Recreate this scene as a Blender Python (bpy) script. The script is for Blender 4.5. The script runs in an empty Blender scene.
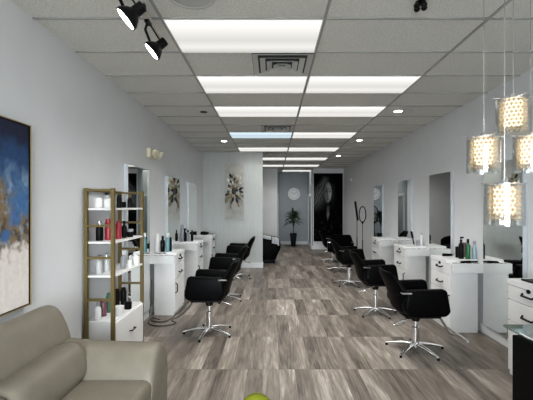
import bpy, bmesh, math, random
from mathutils import Vector, Matrix, noise
random.seed(7)
PI = math.pi
S = bpy.context.scene
COL = S.collection
F = 372.0; EYE = 1.6; VX, VY = 272.0, 206.5
XL, XR, ZC = -1.80, 2.68, 3.02

# ------------------------------------------------------------------ materials
def mat(name, col=(.8,.8,.8), rough=.5, metal=0.0, spec=.5, **kw):
    m = bpy.data.materials.new(name); m.use_nodes = True
    b = m.node_tree.nodes['Principled BSDF']
    b.inputs['Base Color'].default_value = (*col, 1)
    b.inputs['Roughness'].default_value = rough
    b.inputs['Metallic'].default_value = metal
    b.inputs['Specular IOR Level'].default_value = spec
    for k, v in kw.items(): b.inputs[k.replace('_', ' ')].default_value = v
    return m
def nd(m, t, **kw):
    n = m.node_tree.nodes.new(t)
    for k, v in kw.items(): setattr(n, k, v)
    return n
def lk(m, a, b): m.node_tree.links.new(a, b)
def bsdf(m): return m.node_tree.nodes['Principled BSDF']
def coords(m, scale=(1,1,1)):
    tc = nd(m, 'ShaderNodeTexCoord'); mp = nd(m, 'ShaderNodeMapping')
    mp.inputs['Scale'].default_value = scale
    lk(m, tc.outputs['Object'], mp.inputs['Vector']); return mp.outputs['Vector']
def mottled(name, c1, c2, scale, rough=.6, spec=.4, bump=0.0, stretch=(1,1,1), detail=4, bdist=.002):
    m = mat(name, c1, rough, 0, spec)
    v = coords(m, stretch)
    n = nd(m, 'ShaderNodeTexNoise'); n.inputs['Scale'].default_value = scale; n.inputs['Detail'].default_value = detail
    lk(m, v, n.inputs['Vector'])
    r = nd(m, 'ShaderNodeValToRGB')
    r.color_ramp.elements[0].position = .35; r.color_ramp.elements[1].position = .65
    r.color_ramp.elements[0].color = (*c1, 1); r.color_ramp.elements[1].color = (*c2, 1)
    lk(m, n.outputs['Fac'], r.inputs['Fac']); lk(m, r.outputs['Color'], bsdf(m).inputs['Base Color'])
    if bump:
        b = nd(m, 'ShaderNodeBump'); b.inputs['Strength'].default_value = bump; b.inputs['Distance'].default_value = bdist
        lk(m, n.outputs['Fac'], b.inputs['Height']); lk(m, b.outputs['Normal'], bsdf(m).inputs['Normal'])
    return m
def emit(name, col, strength):
    m = bpy.data.materials.new(name); m.use_nodes = True
    t = m.node_tree; t.nodes.remove(t.nodes['Principled BSDF'])
    e = t.nodes.new('ShaderNodeEmission'); e.inputs['Color'].default_value = (*col, 1); e.inputs['Strength'].default_value = strength
    t.links.new(e.outputs[0], t.nodes['Material Output'].inputs['Surface']); return m

WALL = mottled('wall_paint', (.66,.675,.69), (.685,.70,.715), 3, .55, .35, .02)
WALLB = mottled('niche_wall_dimmed', (.33,.36,.385), (.345,.375,.40), 3, .6, .3)  # darker niche wall colour; on the alcove sides it stands in for shade
TILEW = None
CEIL = mottled('ceiling_tile', (.62,.615,.58), (.80,.795,.755), 90, .9, .1, .25, (1,1,1), 6, .003)
TBAR = mat('ceiling_grid_metal', (.34,.34,.33), .6)
TRIM = mat('white_trim', (.66,.68,.69), .45)
WHITE = mottled('white_laminate', (.73,.73,.725), (.77,.77,.765), 5, .35, .4)
PALE = mat('mirror_edge_pale', (.50,.53,.56), .35)
MIRROR = mat('mirror_silver', (.80,.82,.80), .015, 1.0)
BLACKL = mottled('black_leather', (.0010,.0010,.0012), (.002,.002,.0022), 60, .45, .035, .1, (1,1,1), 3, .0008)
BLACK = mat('black_plastic', (.003,.003,.0035), .4, 0, .10)
BLACKM = mat('black_metal', (.004,.004,.0045), .4, 0, .12)
CHROME = mat('chrome', (.78,.78,.79), .13, 1.0)
GOLD = mat('brushed_gold', (.125,.088,.025), .5, .25)
TAUPE = mottled('taupe_leather', (.165,.147,.113), (.182,.163,.127), 9, .48, .22, .25, (1,1,1), 5, .004)
RED = mat('red_plastic', (.27,.010,.022), .4)
GREEN = mat('green_plastic', (.006,.12,.035), .35)
TEAL = mat('teal_plastic', (.13,.30,.33), .3)
PALEB = mat('pale_blue_plastic', (.30,.40,.44), .3)
PINK = mat('dusky_pink_plastic', (.15,.055,.075), .4)
SAGE = mat('sage_plastic', (.05,.14,.09), .4)
WPLAS = mat('white_plastic', (.74,.74,.73), .35)
FROST = mat('frosted_plastic', (.46,.47,.47), .3)
GREYP = mat('grey_plastic', (.25,.26,.28), .35)
SILVER = mat('silver_metal', (.6,.6,.6), .25, 1.0)
CREAM = mat('cream_plastic', (.62,.57,.42), .5)
CABLE = mat('dark_cable', (.035,.034,.034), .5)
LIME = mat('lime_fabric', (.165,.19,.006), .7, 0, .2)
LEAF = mottled('leaf_green', (.012,.035,.018), (.03,.07,.03), 14, .5)
CLOTH = mat('grey_towel', (.40,.42,.44), .95)
VENTW = mat('vent_white', (.55,.55,.535), .5)
VENTD = mat('vent_dark', (.03,.03,.03), .8)
WALLSIDE = WALL

def tile_material():
    m = mat('pale_wall_tile', (.58,.61,.59), .35, 0, .4)
    v = coords(m)
    b = nd(m, 'ShaderNodeTexBrick')
    for k, x in (('Scale',1),('Mortar Size',.003),('Brick Width',.30),('Row Height',.03),('Bias',0)): b.inputs[k].default_value = x
    b.inputs['Color1'].default_value = (.49,.51,.49,1); b.inputs['Color2'].default_value = (.45,.47,.455,1); b.inputs['Mortar'].default_value = (.40,.42,.41,1)
    cb = nd(m, 'ShaderNodeSeparateXYZ'); cc = nd(m, 'ShaderNodeCombineXYZ')
    lk(m, v, cb.inputs[0]); lk(m, cb.outputs['Z'], cc.inputs['X']); lk(m, cb.outputs['X'], cc.inputs['Y'])
    lk(m, cc.outputs[0], b.inputs['Vector']); lk(m, b.outputs['Color'], bsdf(m).inputs['Base Color'])
    return m
TILEW = tile_material()

def floor_material():
    m = mat('grey_oak_vinyl', (.2,.18,.16), .42, 0, .35)
    tc = nd(m, 'ShaderNodeTexCoord'); sp = nd(m, 'ShaderNodeSeparateXYZ'); lk(m, tc.outputs['Object'], sp.inputs[0])
    def M(op, a, b=None):
        n = nd(m, 'ShaderNodeMath', operation=op)
        for i, q in enumerate((a, b)):
            if q is None: continue
            if isinstance(q, (int, float)): n.inputs[i].default_value = q
            else: lk(m, q, n.inputs[i])
        return n.outputs[0]
    px = M('DIVIDE', M('ADD', sp.outputs['X'], 10.03), .153); py = M('DIVIDE', M('ADD', sp.outputs['Y'], .915*14-3.655), .915)
    ix, iy = M('FLOOR', px), M('FLOOR', py); fx, fy = M('FRACT', px), M('FRACT', py)
    cv = nd(m, 'ShaderNodeCombineXYZ'); lk(m, ix, cv.inputs[0]); lk(m, iy, cv.inputs[1])
    wn = nd(m, 'ShaderNodeTexWhiteNoise', noise_dimensions='2D'); lk(m, cv.outputs[0], wn.inputs['Vector'])
    # grain
    gx = M('ADD', M('MULTIPLY', sp.outputs['X'], 58.0), M('MULTIPLY', wn.outputs['Value'], 60.0))
    gy = M('ADD', M('MULTIPLY', sp.outputs['Y'], 3.0), M('MULTIPLY', wn.outputs['Value'], 37.0))
    gv = nd(m, 'ShaderNodeCombineXYZ'); lk(m, gx, gv.inputs[0]); lk(m, gy, gv.inputs[1])
    n1 = nd(m, 'ShaderNodeTexNoise'); n1.inputs['Scale'].default_value = 1.0; n1.inputs['Detail'].default_value = 7; n1.inputs['Roughness'].default_value = .70
    n1.inputs['Distortion'].default_value = .7
    lk(m, gv.outputs[0], n1.inputs['Vector'])
    gv2 = nd(m, 'ShaderNodeCombineXYZ'); lk(m, M('MULTIPLY', gx, .16), gv2.inputs[0]); lk(m, M('MULTIPLY', gy, .45), gv2.inputs[1])
    n2 = nd(m, 'ShaderNodeTexNoise'); n2.inputs['Scale'].default_value = 1.0; n2.inputs['Detail'].default_value = 2; n2.inputs['Distortion'].default_value = .8
    lk(m, gv2.outputs[0], n2.inputs['Vector'])
    tone = M('ADD', M('ADD', M('ADD', M('MULTIPLY', wn.outputs['Value'], .34), .295), M('MULTIPLY', M('SUBTRACT', n1.outputs['Fac'], .5), .95)), M('MULTIPLY', M('SUBTRACT', n2.outputs['Fac'], .5), .75))
    r = nd(m, 'ShaderNodeValToRGB'); e = r.color_ramp.elements
    e[0].position = .18; e[0].color = (.048,.038,.030,1); e[1].position = .90; e[1].color = (.50,.455,.395,1)
    for p, c in ((.40,(.128,.106,.087)), (.55,(.182,.154,.129)), (.72,(.290,.254,.218))):
        q = e.new(p); q.color = (*c, 1)
    lk(m, tone, r.inputs['Fac'])
    edge = M('MAXIMUM', M('LESS_THAN', fx, .018), M('LESS_THAN', fy, .006))
    mx = nd(m, 'ShaderNodeMix', data_type='RGBA'); lk(m, M('MULTIPLY', edge, .55), mx.inputs[0]); lk(m, r.outputs['Color'], mx.inputs[6]); mx.inputs[7].default_value = (.045,.038,.034,1)
    lk(m, mx.outputs[2], bsdf(m).inputs['Base Color'])
    b = nd(m, 'ShaderNodeBump'); b.inputs['Strength'].default_value = .15; b.inputs['Distance'].default_value = .002
    lk(m, n1.outputs['Fac'], b.inputs['Height']); lk(m, b.outputs['Normal'], bsdf(m).inputs['Normal'])
    return m
FLOOR = floor_material()

def clear_glass(name, tint=(.93,.97,.96), gloss=.10):
    m = bpy.data.materials.new(name); m.use_nodes = True; t = m.node_tree
    t.nodes.remove(t.nodes['Principled BSDF'])
    a = t.nodes.new('ShaderNodeBsdfTransparent'); a.inputs[0].default_value = (*tint, 1)
    g = t.nodes.new('ShaderNodeBsdfGlossy'); g.inputs['Roughness'].default_value = .03
    lw = t.nodes.new('ShaderNodeLayerWeight'); lw.inputs['Blend'].default_value = .35
    mu = t.nodes.new('ShaderNodeMath'); mu.operation = 'MULTIPLY_ADD'; mu.inputs[1].default_value = .55; mu.inputs[2].default_value = gloss
    t.links.new(lw.outputs['Facing'], mu.inputs[0])
    mx = t.nodes.new('ShaderNodeMixShader'); t.links.new(mu.outputs[0], mx.inputs[0])
    t.links.new(a.outputs[0], mx.inputs[1]); t.links.new(g.outputs[0], mx.inputs[2])
    t.links.new(mx.outputs[0], t.nodes['Material Output'].inputs['Surface']); return m
GLASS = clear_glass('window_glass', (.95,.97,.97), .03)
GLASSP = clear_glass('pendant_glass', (.93,.94,.93), .10)
GLASST = clear_glass('green_desk_glass', (.55,.68,.62), .18)
def crystal_material():
    m = bpy.data.materials.new('crystal_bead'); m.use_nodes = True; t = m.node_tree
    t.nodes.remove(t.nodes['Principled BSDF'])
    a = t.nodes.new('ShaderNodeBsdfTranslucent'); a.inputs[0].default_value = (.95,.86,.70,1)
    g = t.nodes.new('ShaderNodeBsdfGlossy'); g.inputs['Roughness'].default_value = .08; g.inputs[0].default_value = (.95,.93,.9,1)
    c = t.nodes.new('ShaderNodeBsdfTransparent'); c.inputs[0].default_value = (.98,.93,.82,1)
    m1 = t.nodes.new('ShaderNodeMixShader'); m1.inputs[0].default_value = .35
    m2 = t.nodes.new('ShaderNodeMixShader'); m2.inputs[0].default_value = .22
    t.links.new(a.outputs[0], m1.inputs[1]); t.links.new(c.outputs[0], m1.inputs[2])
    t.links.new(m1.outputs[0], m2.inputs[1]); t.links.new(g.outputs[0], m2.inputs[2])
    t.links.new(m2.outputs[0], t.nodes['Material Output'].inputs['Surface']); return m
CRYSTAL = crystal_material()
LIGHTP = .42; PANEL_W = 6.4
def diffuser(name, col, k):
    m = emit(name, col, 1); t = m.node_tree; e = next(n for n in t.nodes if n.type == 'EMISSION')
    tc = t.nodes.new('ShaderNodeTexCoord'); sp = t.nodes.new('ShaderNodeSeparateXYZ'); mr = t.nodes.new('ShaderNodeMapRange')
    mr.inputs[1].default_value = -.30; mr.inputs[2].default_value = .30
    r = t.nodes.new('ShaderNodeValToRGB'); el = r.color_ramp.elements
    el[0].position = 0; el[0].color = (1,1,1,1); el[1].position = 1; el[1].color = (.55,)*3+(1,)
    for p, v in ((.14,.97),(.32,.84),(.58,.69),(.80,.84),(.90,.72)): q = el.new(p); q.color = (v,v,v,1)
    mu = t.nodes.new('ShaderNodeMath'); mu.operation = 'MULTIPLY'; mu.inputs[1].default_value = k
    t.links.new(tc.outputs['Object'], sp.inputs[0]); t.links.new(sp.outputs['Y'], mr.inputs[0]); t.links.new(mr.outputs[0], r.inputs['Fac'])
    t.links.new(r.outputs['Color'], mu.inputs[0]); t.links.new(mu.outputs[0], e.inputs['Strength']); return m
DIFF = diffuser('lit_diffuser', (1.0,.985,.94), LIGHTP)
DIFFB = diffuser('lit_diffuser_cool', (.74,.90,1.0), LIGHTP)
DOWN = emit('lit_downlight', (1,.98,.93), 6.0)
SPOTL = emit('lit_spot_lens', (1,.99,.96), 5.0)
BULB = emit('lit_warm_bulb', (1.0,.80,.56), 1.15)

# ------------------------------------------------------------------ mesh helpers
def link(o): COL.objects.link(o); return o
def obj(name, bm, m, parent=None, smooth=False, angle=None):
    me = bpy.data.meshes.new(name)
    bmesh.ops.recalc_face_normals(bm, faces=bm.faces)
    if smooth:
        for f in bm.faces: f.smooth = True
        for e in bm.edges:
            if len(e.link_faces) == 2 and e.calc_face_angle(0) > math.radians(angle or 42): e.smooth = False
    bm.to_mesh(me); bm.free()
    for q in (m if isinstance(m, (list, tuple)) else [m]): me.materials.append(q)
    o = link(bpy.data.objects.new(name, me))
    if parent: o.parent = parent
    return o
def BM(): return bmesh.new()
def box(bm, x0, x1, y0, y1, z0, z1, bev=0, seg=2):
    g = bmesh.ops.create_cube(bm, size=1.0)
    vs = g['verts']
    for v in vs:
        v.co = Vector(((x0+x1)/2 + v.co.x*(x1-x0), (y0+y1)/2 + v.co.y*(y1-y0), (z0+z1)/2 + v.co.z*(z1-z0)))
    if bev:
        es = list({e for v in vs for e in v.link_edges})
        bmesh.ops.bevel(bm, geom=es, offset=bev, segments=seg, affect='EDGES', profile=.5)
    return bm
def loft(bm, rings, closed=True, cap=True):
    rows = [[bm.verts.new(p) for p in r] for r in rings]
    n = len(rows[0])
    for a, b in zip(rows, rows[1:]):
        for i in range(n if closed else n-1):
            j = (i+1) % n
            bm.faces.new((a[i], a[j], b[j], b[i]))
    if cap:
        bm.faces.new(rows[0]); bm.faces.new(rows[-1])
    return bm
def frame_from(d):
    d = d.normalized(); u = d.orthogonal().normalized(); return u, d.cross(u)
def tube(bm, pts, r, seg=8, cap=True):
    pts = [Vector(p) for p in pts]; rs = r if isinstance(r, (list, tuple)) else [r]*len(pts)
    rings = []; u = None
    for i, p in enumerate(pts):
        d = (pts[min(i+1, len(pts)-1)] - pts[max(i-1, 0)]).normalized()
        if u is None: u = d.orthogonal().normalized()
        else: u = (u - d*u.dot(d)).normalized()
        w = d.cross(u)
        rings.append([p + (u*math.cos(2*PI*k/seg) + w*math.sin(2*PI*k/seg))*rs[i] for k in range(seg)])
    return loft(bm, rings, True, cap)
def lathe(bm, prof, c=(0,0,0), seg=20):
    c = Vector(c)
    rings = [[c + Vector((r*math.cos(2*PI*k/seg), r*math.sin(2*PI*k/seg), z)) for k in range(seg)] for r, z in prof]
    return loft(bm, rings)
def prism(bm, pts, axis, a, b, bev=0, seg=3):
    """polygon pts (2D) extruded along axis from a to b"""
    def P(p, t): return {'x': (t, p[0], p[1]), 'y': (p[0], t, p[1]), 'z': (p[0], p[1], t)}[axis]
    A = [bm.verts.new(P(p, a)) for p in pts]; B = [bm.verts.new(P(p, b)) for p in pts]
    n = len(pts); fs = [bm.faces.new(A), bm.faces.new(B)]
    for i in range(n): fs.append(bm.faces.new((A[i], A[(i+1)%n], B[(i+1)%n], B[i])))
    if bev:
        es = list({e for f in fs for e in f.edges})
        bmesh.ops.bevel(bm, geom=es, offset=bev, segments=seg, affect='EDGES', profile=.5)
    return bm
def sup(a, b, n=4, k=24):
    out = []
    for i in range(k):
        t = 2*PI*i/k; c, s = math.cos(t), math.sin(t)
        out.append((a*math.copysign(abs(c)**(2/n), c), b*math.copysign(abs(s)**(2/n), s)))
    return out
def ellipsoid(bm, c, r, seg=14, rings=9):
    g = bmesh.ops.create_uvsphere(bm, u_segments=seg, v_segments=rings, radius=1.0)
    for v in g['verts']: v.co = Vector((c[0]+v.co.x*r[0], c[1]+v.co.y*r[1], c[2]+v.co.z*r[2]))
    return bm
def xform(bm, M4): bmesh.ops.transform(bm, matrix=M4, verts=bm.verts); return bm
def tag(o, label, cat, group=None):
    o['label'] = label; o['category'] = cat
    if group: o['group'] = group
    return o
def thing(name, label, cat, loc=(0,0,0), rz=0, group=None):
    o = link(bpy.data.objects.new(name, None)); o.empty_display_size = .1
    o.location = loc; o.rotation_euler = (0,0,rz)
    return tag(o, label, cat, group)
def struct(name, bm, m, parent=None, smooth=False):
    o = obj(name, bm, m, parent, smooth)
    if not parent: o['kind'] = 'structure'
    return o
def dup(root, loc, rz, label, group=None):
    r = root.copy(); COL.objects.link(r); r.location = loc; r.rotation_euler = (0,0,rz); r['label'] = label
    if group: r['group'] = group
    for ch in list(root.children):
        c = ch.copy(); COL.objects.link(c); c.parent = r
        for g in list(ch.children):
            d = g.copy(); COL.objects.link(d); d.parent = c
    return r
def at(px, Y): return (px-VX)*Y/F

# ------------------------------------------------------------------ setting
YF, YB, YP, YN = -2.2, 15.75, 9.7, 13.9
struct('floor', box(BM(), XL-.1, XR+.1, YF-.1, YB+.1, -.1, 0), FLOOR)
struct('ceiling', box(BM(), XL-.1, XR+.1, YF-.1, YB+.1, ZC, ZC+.1), CEIL)
struct('wall_left', box(BM(), XL-.12, XL, YF, YB, 0, ZC), WALL)
struct('wall_right', box(BM(), XR, XR+.12, YF, YB, 0, ZC), WALL)
struct('wall_partition', box(BM(), XL, -.245, YP, YP+.13, 0, ZC), TILEW)
struct('wall_back', box(BM(), XL, XR, YB, YB+.1, 0, ZC), WALLB)
struct('wall_alcove_left', box(BM(), .197, .217, YN, YB, 0, ZC), WALLB)  # alcove sides split off to take the dimmed wall colour
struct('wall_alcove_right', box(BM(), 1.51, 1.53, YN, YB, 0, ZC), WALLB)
struct('wall_back_left', box(BM(), XL, .197, YN, YB, 0, ZC), WALL)
struct('wall_back_right', box(BM(), 1.53, XR, YN, YB, 0, ZC), WALL)
bm = BM()
box(bm, XL, -1.30, YF-.1, YF, 0, ZC); box(bm, .90, XR, YF-.1, YF, 0, ZC); box(bm, -1.30, .90, YF-.1, YF, 2.6, ZC)  # unseen storefront; its opening is placed to steer the daylight
struct('wall_front', bm, WALL)
struct('unseen_pavement', box(BM(), -12, 14, -20, YF-.1, -.12, -.02), mottled('pavement_concrete', (.22,.215,.205), (.28,.275,.265), 4, .9, .2))  # unseen ground outside, added to cut daylight on the ceiling
def win_frame(x0, x1, z0, z1, w=.05):
    b = BM(); y0, y1 = YF-.08, YF-.02
    box(b, x0, x0+w, y0, y1, z0, z1); box(b, x1-w, x1, y0, y1, z0, z1); box(b, x0+w, x1-w, y0, y1, z0, z0+w); box(b, x0+w, x1-w, y0, y1, z1-w, z1)
    return b
w = struct('window_1', win_frame(-1.30, -.15, 0, 2.6), BLACKM)
obj('glass', box(BM(), -1.25, -.20, YF-.055, YF-.049, .05, 2.55), GLASS, w)
d = struct('door_1', win_frame(-.15, .90, 0, 2.6, .08), BLACKM)
obj('glass', box(BM(), -.07, .82, YF-.055, YF-.049, .08, 2.52), GLASS, d)
obj('handle', tube(BM(), [(-.03,YF-.02,.9),(-.03,YF+.05,.9),(-.03,YF+.05,1.3),(-.03,YF-.02,1.3)], .012), CHROME, d)
struct('baseboard_left', box(BM(), XL, XL+.014, YF, YP, 0, .12, .004), TRIM)
struct('baseboard_right', box(BM(), XR-.014, XR, YF, YN, 0, .12, .004), TRIM)
bm = BM(); box(bm, XL, -.235, YP-.014, YP, 0, .135, .004); box(bm, -.245, -.231, YP, YP+.13, 0, .135, .004)
struct('baseboard_partition', bm, TRIM)
struct('baseboard_back', box(BM(), .217, 1.51, YB-.014, YB, 0, .13, .004), TRIM)
bm = BM(); box(bm, 1.496, XR, YN-.014, YN, 0, .13, .004); box(bm, 1.496, 1.51, YN, YB, 0, .13, .004)
struct('baseboard_back_right', bm, TRIM)
bm = BM(); box(bm, XL, .231, YN-.014, YN, 0, .13, .004); box(bm, .217, .231, YN, YB, 0, .13, .004)
struct('baseboard_back_left', bm, TRIM)
# door casings on the alcove sides
for n, x in ((1, .217), (2, 1.51)):
    s = 1 if n == 1 else -1
    b = BM()
    x0, x1 = sorted((x, x+s*.03))
    box(b, x0, x1, YN+.25, YN+.35, 0, 2.10); box(b, x0, x1, YB-.45, YB-.35, 0, 2.10); box(b, x0, x1, YN+.35, YB-.45, 2.0, 2.10)
    struct('trim_%d' % n, b, TRIM)
# suspended grid
GX = (-.832, .398, 1.632); G0 = 2.800; U = .61
bm = BM()
for x in GX: box(bm, x-.010, x+.010, YF, YB, ZC-.011, ZC)
k = -8
while G0+U*k < YB:
    y = G0+U*k
    if y > YF:
        box(bm, XL, XR, y-.009, y+.009, ZC-.010, ZC)
    k += 1
struct('trim_4', bm, TBAR)

# ------------------------------------------------------------------ ceiling lights
def troffer(ix, row, label, m=DIFF):
    x0, y0 = GX[ix], G0+U*row
    t = thing('ceiling_light', label, 'ceiling light', (x0+.615, y0+U/2, ZC), 0, 'lit ceiling panels')
    hx, hy = .607, .304
    b = BM()
    for a in ((-hx,-hx+.008,-hy,hy),(hx-.008,hx,-hy,hy),(-hx+.008,hx-.008,-hy,-hy+.006),(-hx+.008,hx-.008,hy-.006,hy)): box(b, *a, -.013, 0)
    obj('frame', b, WPLAS, t)
    obj('diffuser', box(BM(), -hx+.008, hx-.008, -hy+.006, hy-.006, -.012, -.003), m, t)
    l = bpy.data.lights.new('panel_lamp', 'AREA'); l.shape = 'RECTANGLE'; l.size = 1.14; l.size_y = .54; l.energy = PANEL_W*(1 if row < 9 else .5); l.spread = math.radians(124)
    l.color = (1,.98,.94) if m is DIFF else (.85,.94,1)
    lo = link(bpy.data.objects.new('panel_lamp', l)); lo.parent = t; lo.location = (0,0,-.014)
rows = [0, 2, 4, 7, 10, 13, 16, 19]
nm = ['first', 'second', 'third', 'fourth', 'fifth', 'sixth', 'seventh', 'eighth']
for i, r in enumerate(rows):
    if i == 0:
        troffer(0, r, 'largest lit white ceiling panel, nearest the front, alone in its row')
        continue
    if i < 7:
        if i == 3: troffer(0, r, 'lit ceiling panel with a cool bluish glow, left row, fourth from the front', DIFFB)
        else: troffer(0, r, 'lit white ceiling panel in the left row, %s from the front' % nm[i])
    troffer(1, r, 'lit white ceiling panel in the right row, %s from the front' % nm[i-1] if i < 7 else 'farthest lit ceiling panel, in front of the plant alcove wall')

def vent(x, row, label):
    t = thing('ceiling_vent', label, 'air vent', (x, G0+U*row+U/2, ZC), 0, 'square ceiling vents')
    b = BM(); box(b, -.29, .29, -.29, .29, -.004, -.001); obj('backing', b, VENTD, t)
    for i, h in enumerate((.285, .215, .15, .085)):
        b = BM(); i0 = h-.050 ; zt, zb = -.004, -.018-.008*i
        for s in range(4):
            R = Matrix.Rotation(s*PI/2, 3, 'Z')
            q = [R @ Vector(p) for p in ((-h,-h,zb),(h,-h,zb),(i0,-i0,zt),(-i0,-i0,zt))]
            q2 = [p+Vector((0,0,.003)) for p in q]
            A = [b.verts.new(p) for p in q]; B = [b.verts.new(p) for p in q2]
            b.faces.new(A); b.faces.new(B)
            for e in range(4): b.faces.new((A[e], A[(e+1)%4], B[(e+1)%4], B[e]))
        obj('louvre', b, VENTW, t)
    obj('centre_plate', box(BM(), -.05,.05,-.05,.05,-.046,-.040), VENTW, t)
vent(.10, 1, 'large square ceiling air vent behind the nearest lit panel')
vent(.10, 6, 'square ceiling air vent just before the bluish lit panel')
vent(.10, 11, 'square ceiling air vent between the fifth and sixth left light panels')
vent(.10, 14, 'farthest square ceiling air vent, over the rear of the room')

def downlight(px, py, lit, label, grp=None):
    Y = 1.42*F/(VY-py); X = at(px, Y)
    t = thing('downlight', label, 'downlight', (X, Y, ZC), 0, grp); t.scale = (1,1,1) if lit else (.68,.68,1)
    obj('trim_ring', lathe(BM(), [(.082,-.001),(.082,-.008),(.060,-.012),(.060,-.002)], seg=24), WPLAS if lit else BLACKM, t, True)
    obj('lens', lathe(BM(), [(.058,-.003),(.058,-.009),(.02,-.011)], seg=24), DOWN if lit else BLACKM, t, True)
downlight(398, 110.8, True, 'nearest lit round downlight on the right side of the ceiling')
downlight(359.4, 140, True, 'second lit round downlight on the right side of the ceiling')
downlight(338.5, 155.5, True, 'third and farthest lit downlight on the right side')
downlight(224, 140.8, True, 'lit round downlight at the left side of the ceiling near the tiled partition')
downlight(203.7, 111.8, False, 'dark unlit round downlight at the left side of the ceiling')
def sprinkler(px, py, label):
    Y = 1.42*F/(VY-py); X = at(px, Y)
    t = thing('fire_sprinkler', label, 'sprinkler', (X, Y, ZC))
    obj('cover_plate', lathe(BM(), [(.045,-.001),(.045,-.006),(.02,-.010)], seg=18), WPLAS, t, True)
    obj('nozzle', lathe(BM(), [(.010,-.009),(.008,-.025),(.018,-.028),(.018,-.031)], seg=12), SILVER, t, True)
sprinkler(412.7, 108.8, 'white sprinkler disc right of the nearest right downlight')
sprinkler(372.4, 139, 'white sprinkler disc right of the second right downlight')
sprinkler(350, 154.8, 'white sprinkler disc right of the farthest right downlight')
t = thing('ceiling_speaker', 'round grey ceiling speaker in front of the nearest lit panel', 'speaker', (-.545, 2.50, ZC))
obj('rim', lathe(BM(), [(.165,-.001),(.165,-.010),(.140,-.014),(.140,-.002)], seg=32), VENTW, t, True)
obj('grille', lathe(BM(), [(.139,-.003),(.139,-.010),(.09,-.015),(.02,-.017)], seg=32), mottled('speaker_grille', (.45,.45,.44), (.54,.54,.53), 160), t, True)
t = thing('sprinkler_cluster', 'small black ceiling fitting at the top edge right of the centre', 'ceiling fitting', (1.03, 2.58, ZC))
obj('base', lathe(BM(), [(.035,-.001),(.035,-.012),(.02,-.02)], seg=18), BLACKM, t, True)
b = BM()
for a in range(4):
    c, s = math.cos(a*PI/2+.4)*.033, math.sin(a*PI/2+.4)*.033
    ellipsoid(b, (c, s, -.035), (.022,.022,.02), 10, 7)
obj('knob', b, BLACKM, t, True)

# track light
t = thing('track_light', 'black and silver ceiling track with two lit black spotlights', 'track light', (-.90, 1.9, ZC))
obj('rail', box(BM(), -.018, .018, -.9, 1.10, -.075, -.040, .003), mat('track_silver', (.55,.52,.46), .45, .3), t)
obj('mount', box(BM(), -.01, .01, -.5, -.47, -.042, 0), BLACKM, t)
obj('mount', box(BM(), -.01, .01, .7, .73, -.042, 0), BLACKM, t)
def spot(y, aim, off):
    aim = Vector(aim).normalized(); c = Vector(off)
    rot = aim.to_track_quat('Z', 'Y').to_matrix().to_4x4()
    b = lathe(BM(), [(.020,-.115),(.032,-.112),(.034,-.05),(.050,-.035),(.071,.0),(.074,.018),(.066,.018)], seg=24)
    xform(b, Matrix.Translation(c) @ rot); h = obj('lamp_head', b, BLACKM, t, True)
    b = lathe(BM(), [(.064,.012),(.064,.019),(.03,.022)], seg=24); xform(b, Matrix.Translation(c) @ rot)
    obj('lens', b, SPOTL, h, True)
    b = BM(); top = Vector((0, y, -.075))
    tube(b, [top, top+Vector((-.02,0,-.06)), c+Vector((-.012,0,.03))], .010, 8); tube(b, [top+Vector((0,.02,0)), c-aim*.08], .006, 6)
    box(b, -.016, .016, y-.035, y+.035, -.095, -.072)
    obj('yoke', b, BLACKM, h)
AIM = (-.70, -.15, -.65)
spot(.80, AIM, (.030, .83, -.273))
spot(.26, AIM, (.052, .29, -.307))

# ------------------------------------------------------------------ mirrors
MIRGRP = 'tall styling mirrors'
def mirror(side, y0, y1, label, z0=.13, z1=2.12):
    wx = XL if side < 0 else XR; s = -side
    t = thing('styling_mirror', label, 'mirror', (wx, (y0+y1)/2, z0), 0, MIRGRP)
    h = (y1-y0)/2
    xa, xb = sorted((0, s*.045)); obj('backing_panel', box(BM(), xa, xb, -h, h, 0, z1-z0, .002, 1), PALE, t)
    xa, xb = sorted((s*.045, s*.050)); obj('glass', box(BM(), xa, xb, -h+.004, h-.004, .004, z1-z0-.004), MIRROR, t)
mirror(1, 3.90, 4.635, 'nearest tall mirror on the right wall, behind the glass pendants')
mirror(1, 5.47, 6.225, 'second tall mirror from the front on the right wall')
mirror(1, 7.03, 7.765, 'third tall mirror on the right wall')
mirror(1, 8.88, 9.62, 'farthest tall mirror on the right wall, beside the ring light')
mirror(-1, 4.52, 5.33, 'nearest tall mirror on the left wall, behind the gold shelving')
mirror(-1, 6.24, 7.06, 'middle tall mirror on the left wall, reflecting the silver art')
mirror(-1, 7.82, 8.66, 'farthest tall mirror on the left wall, near the partition')

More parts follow.
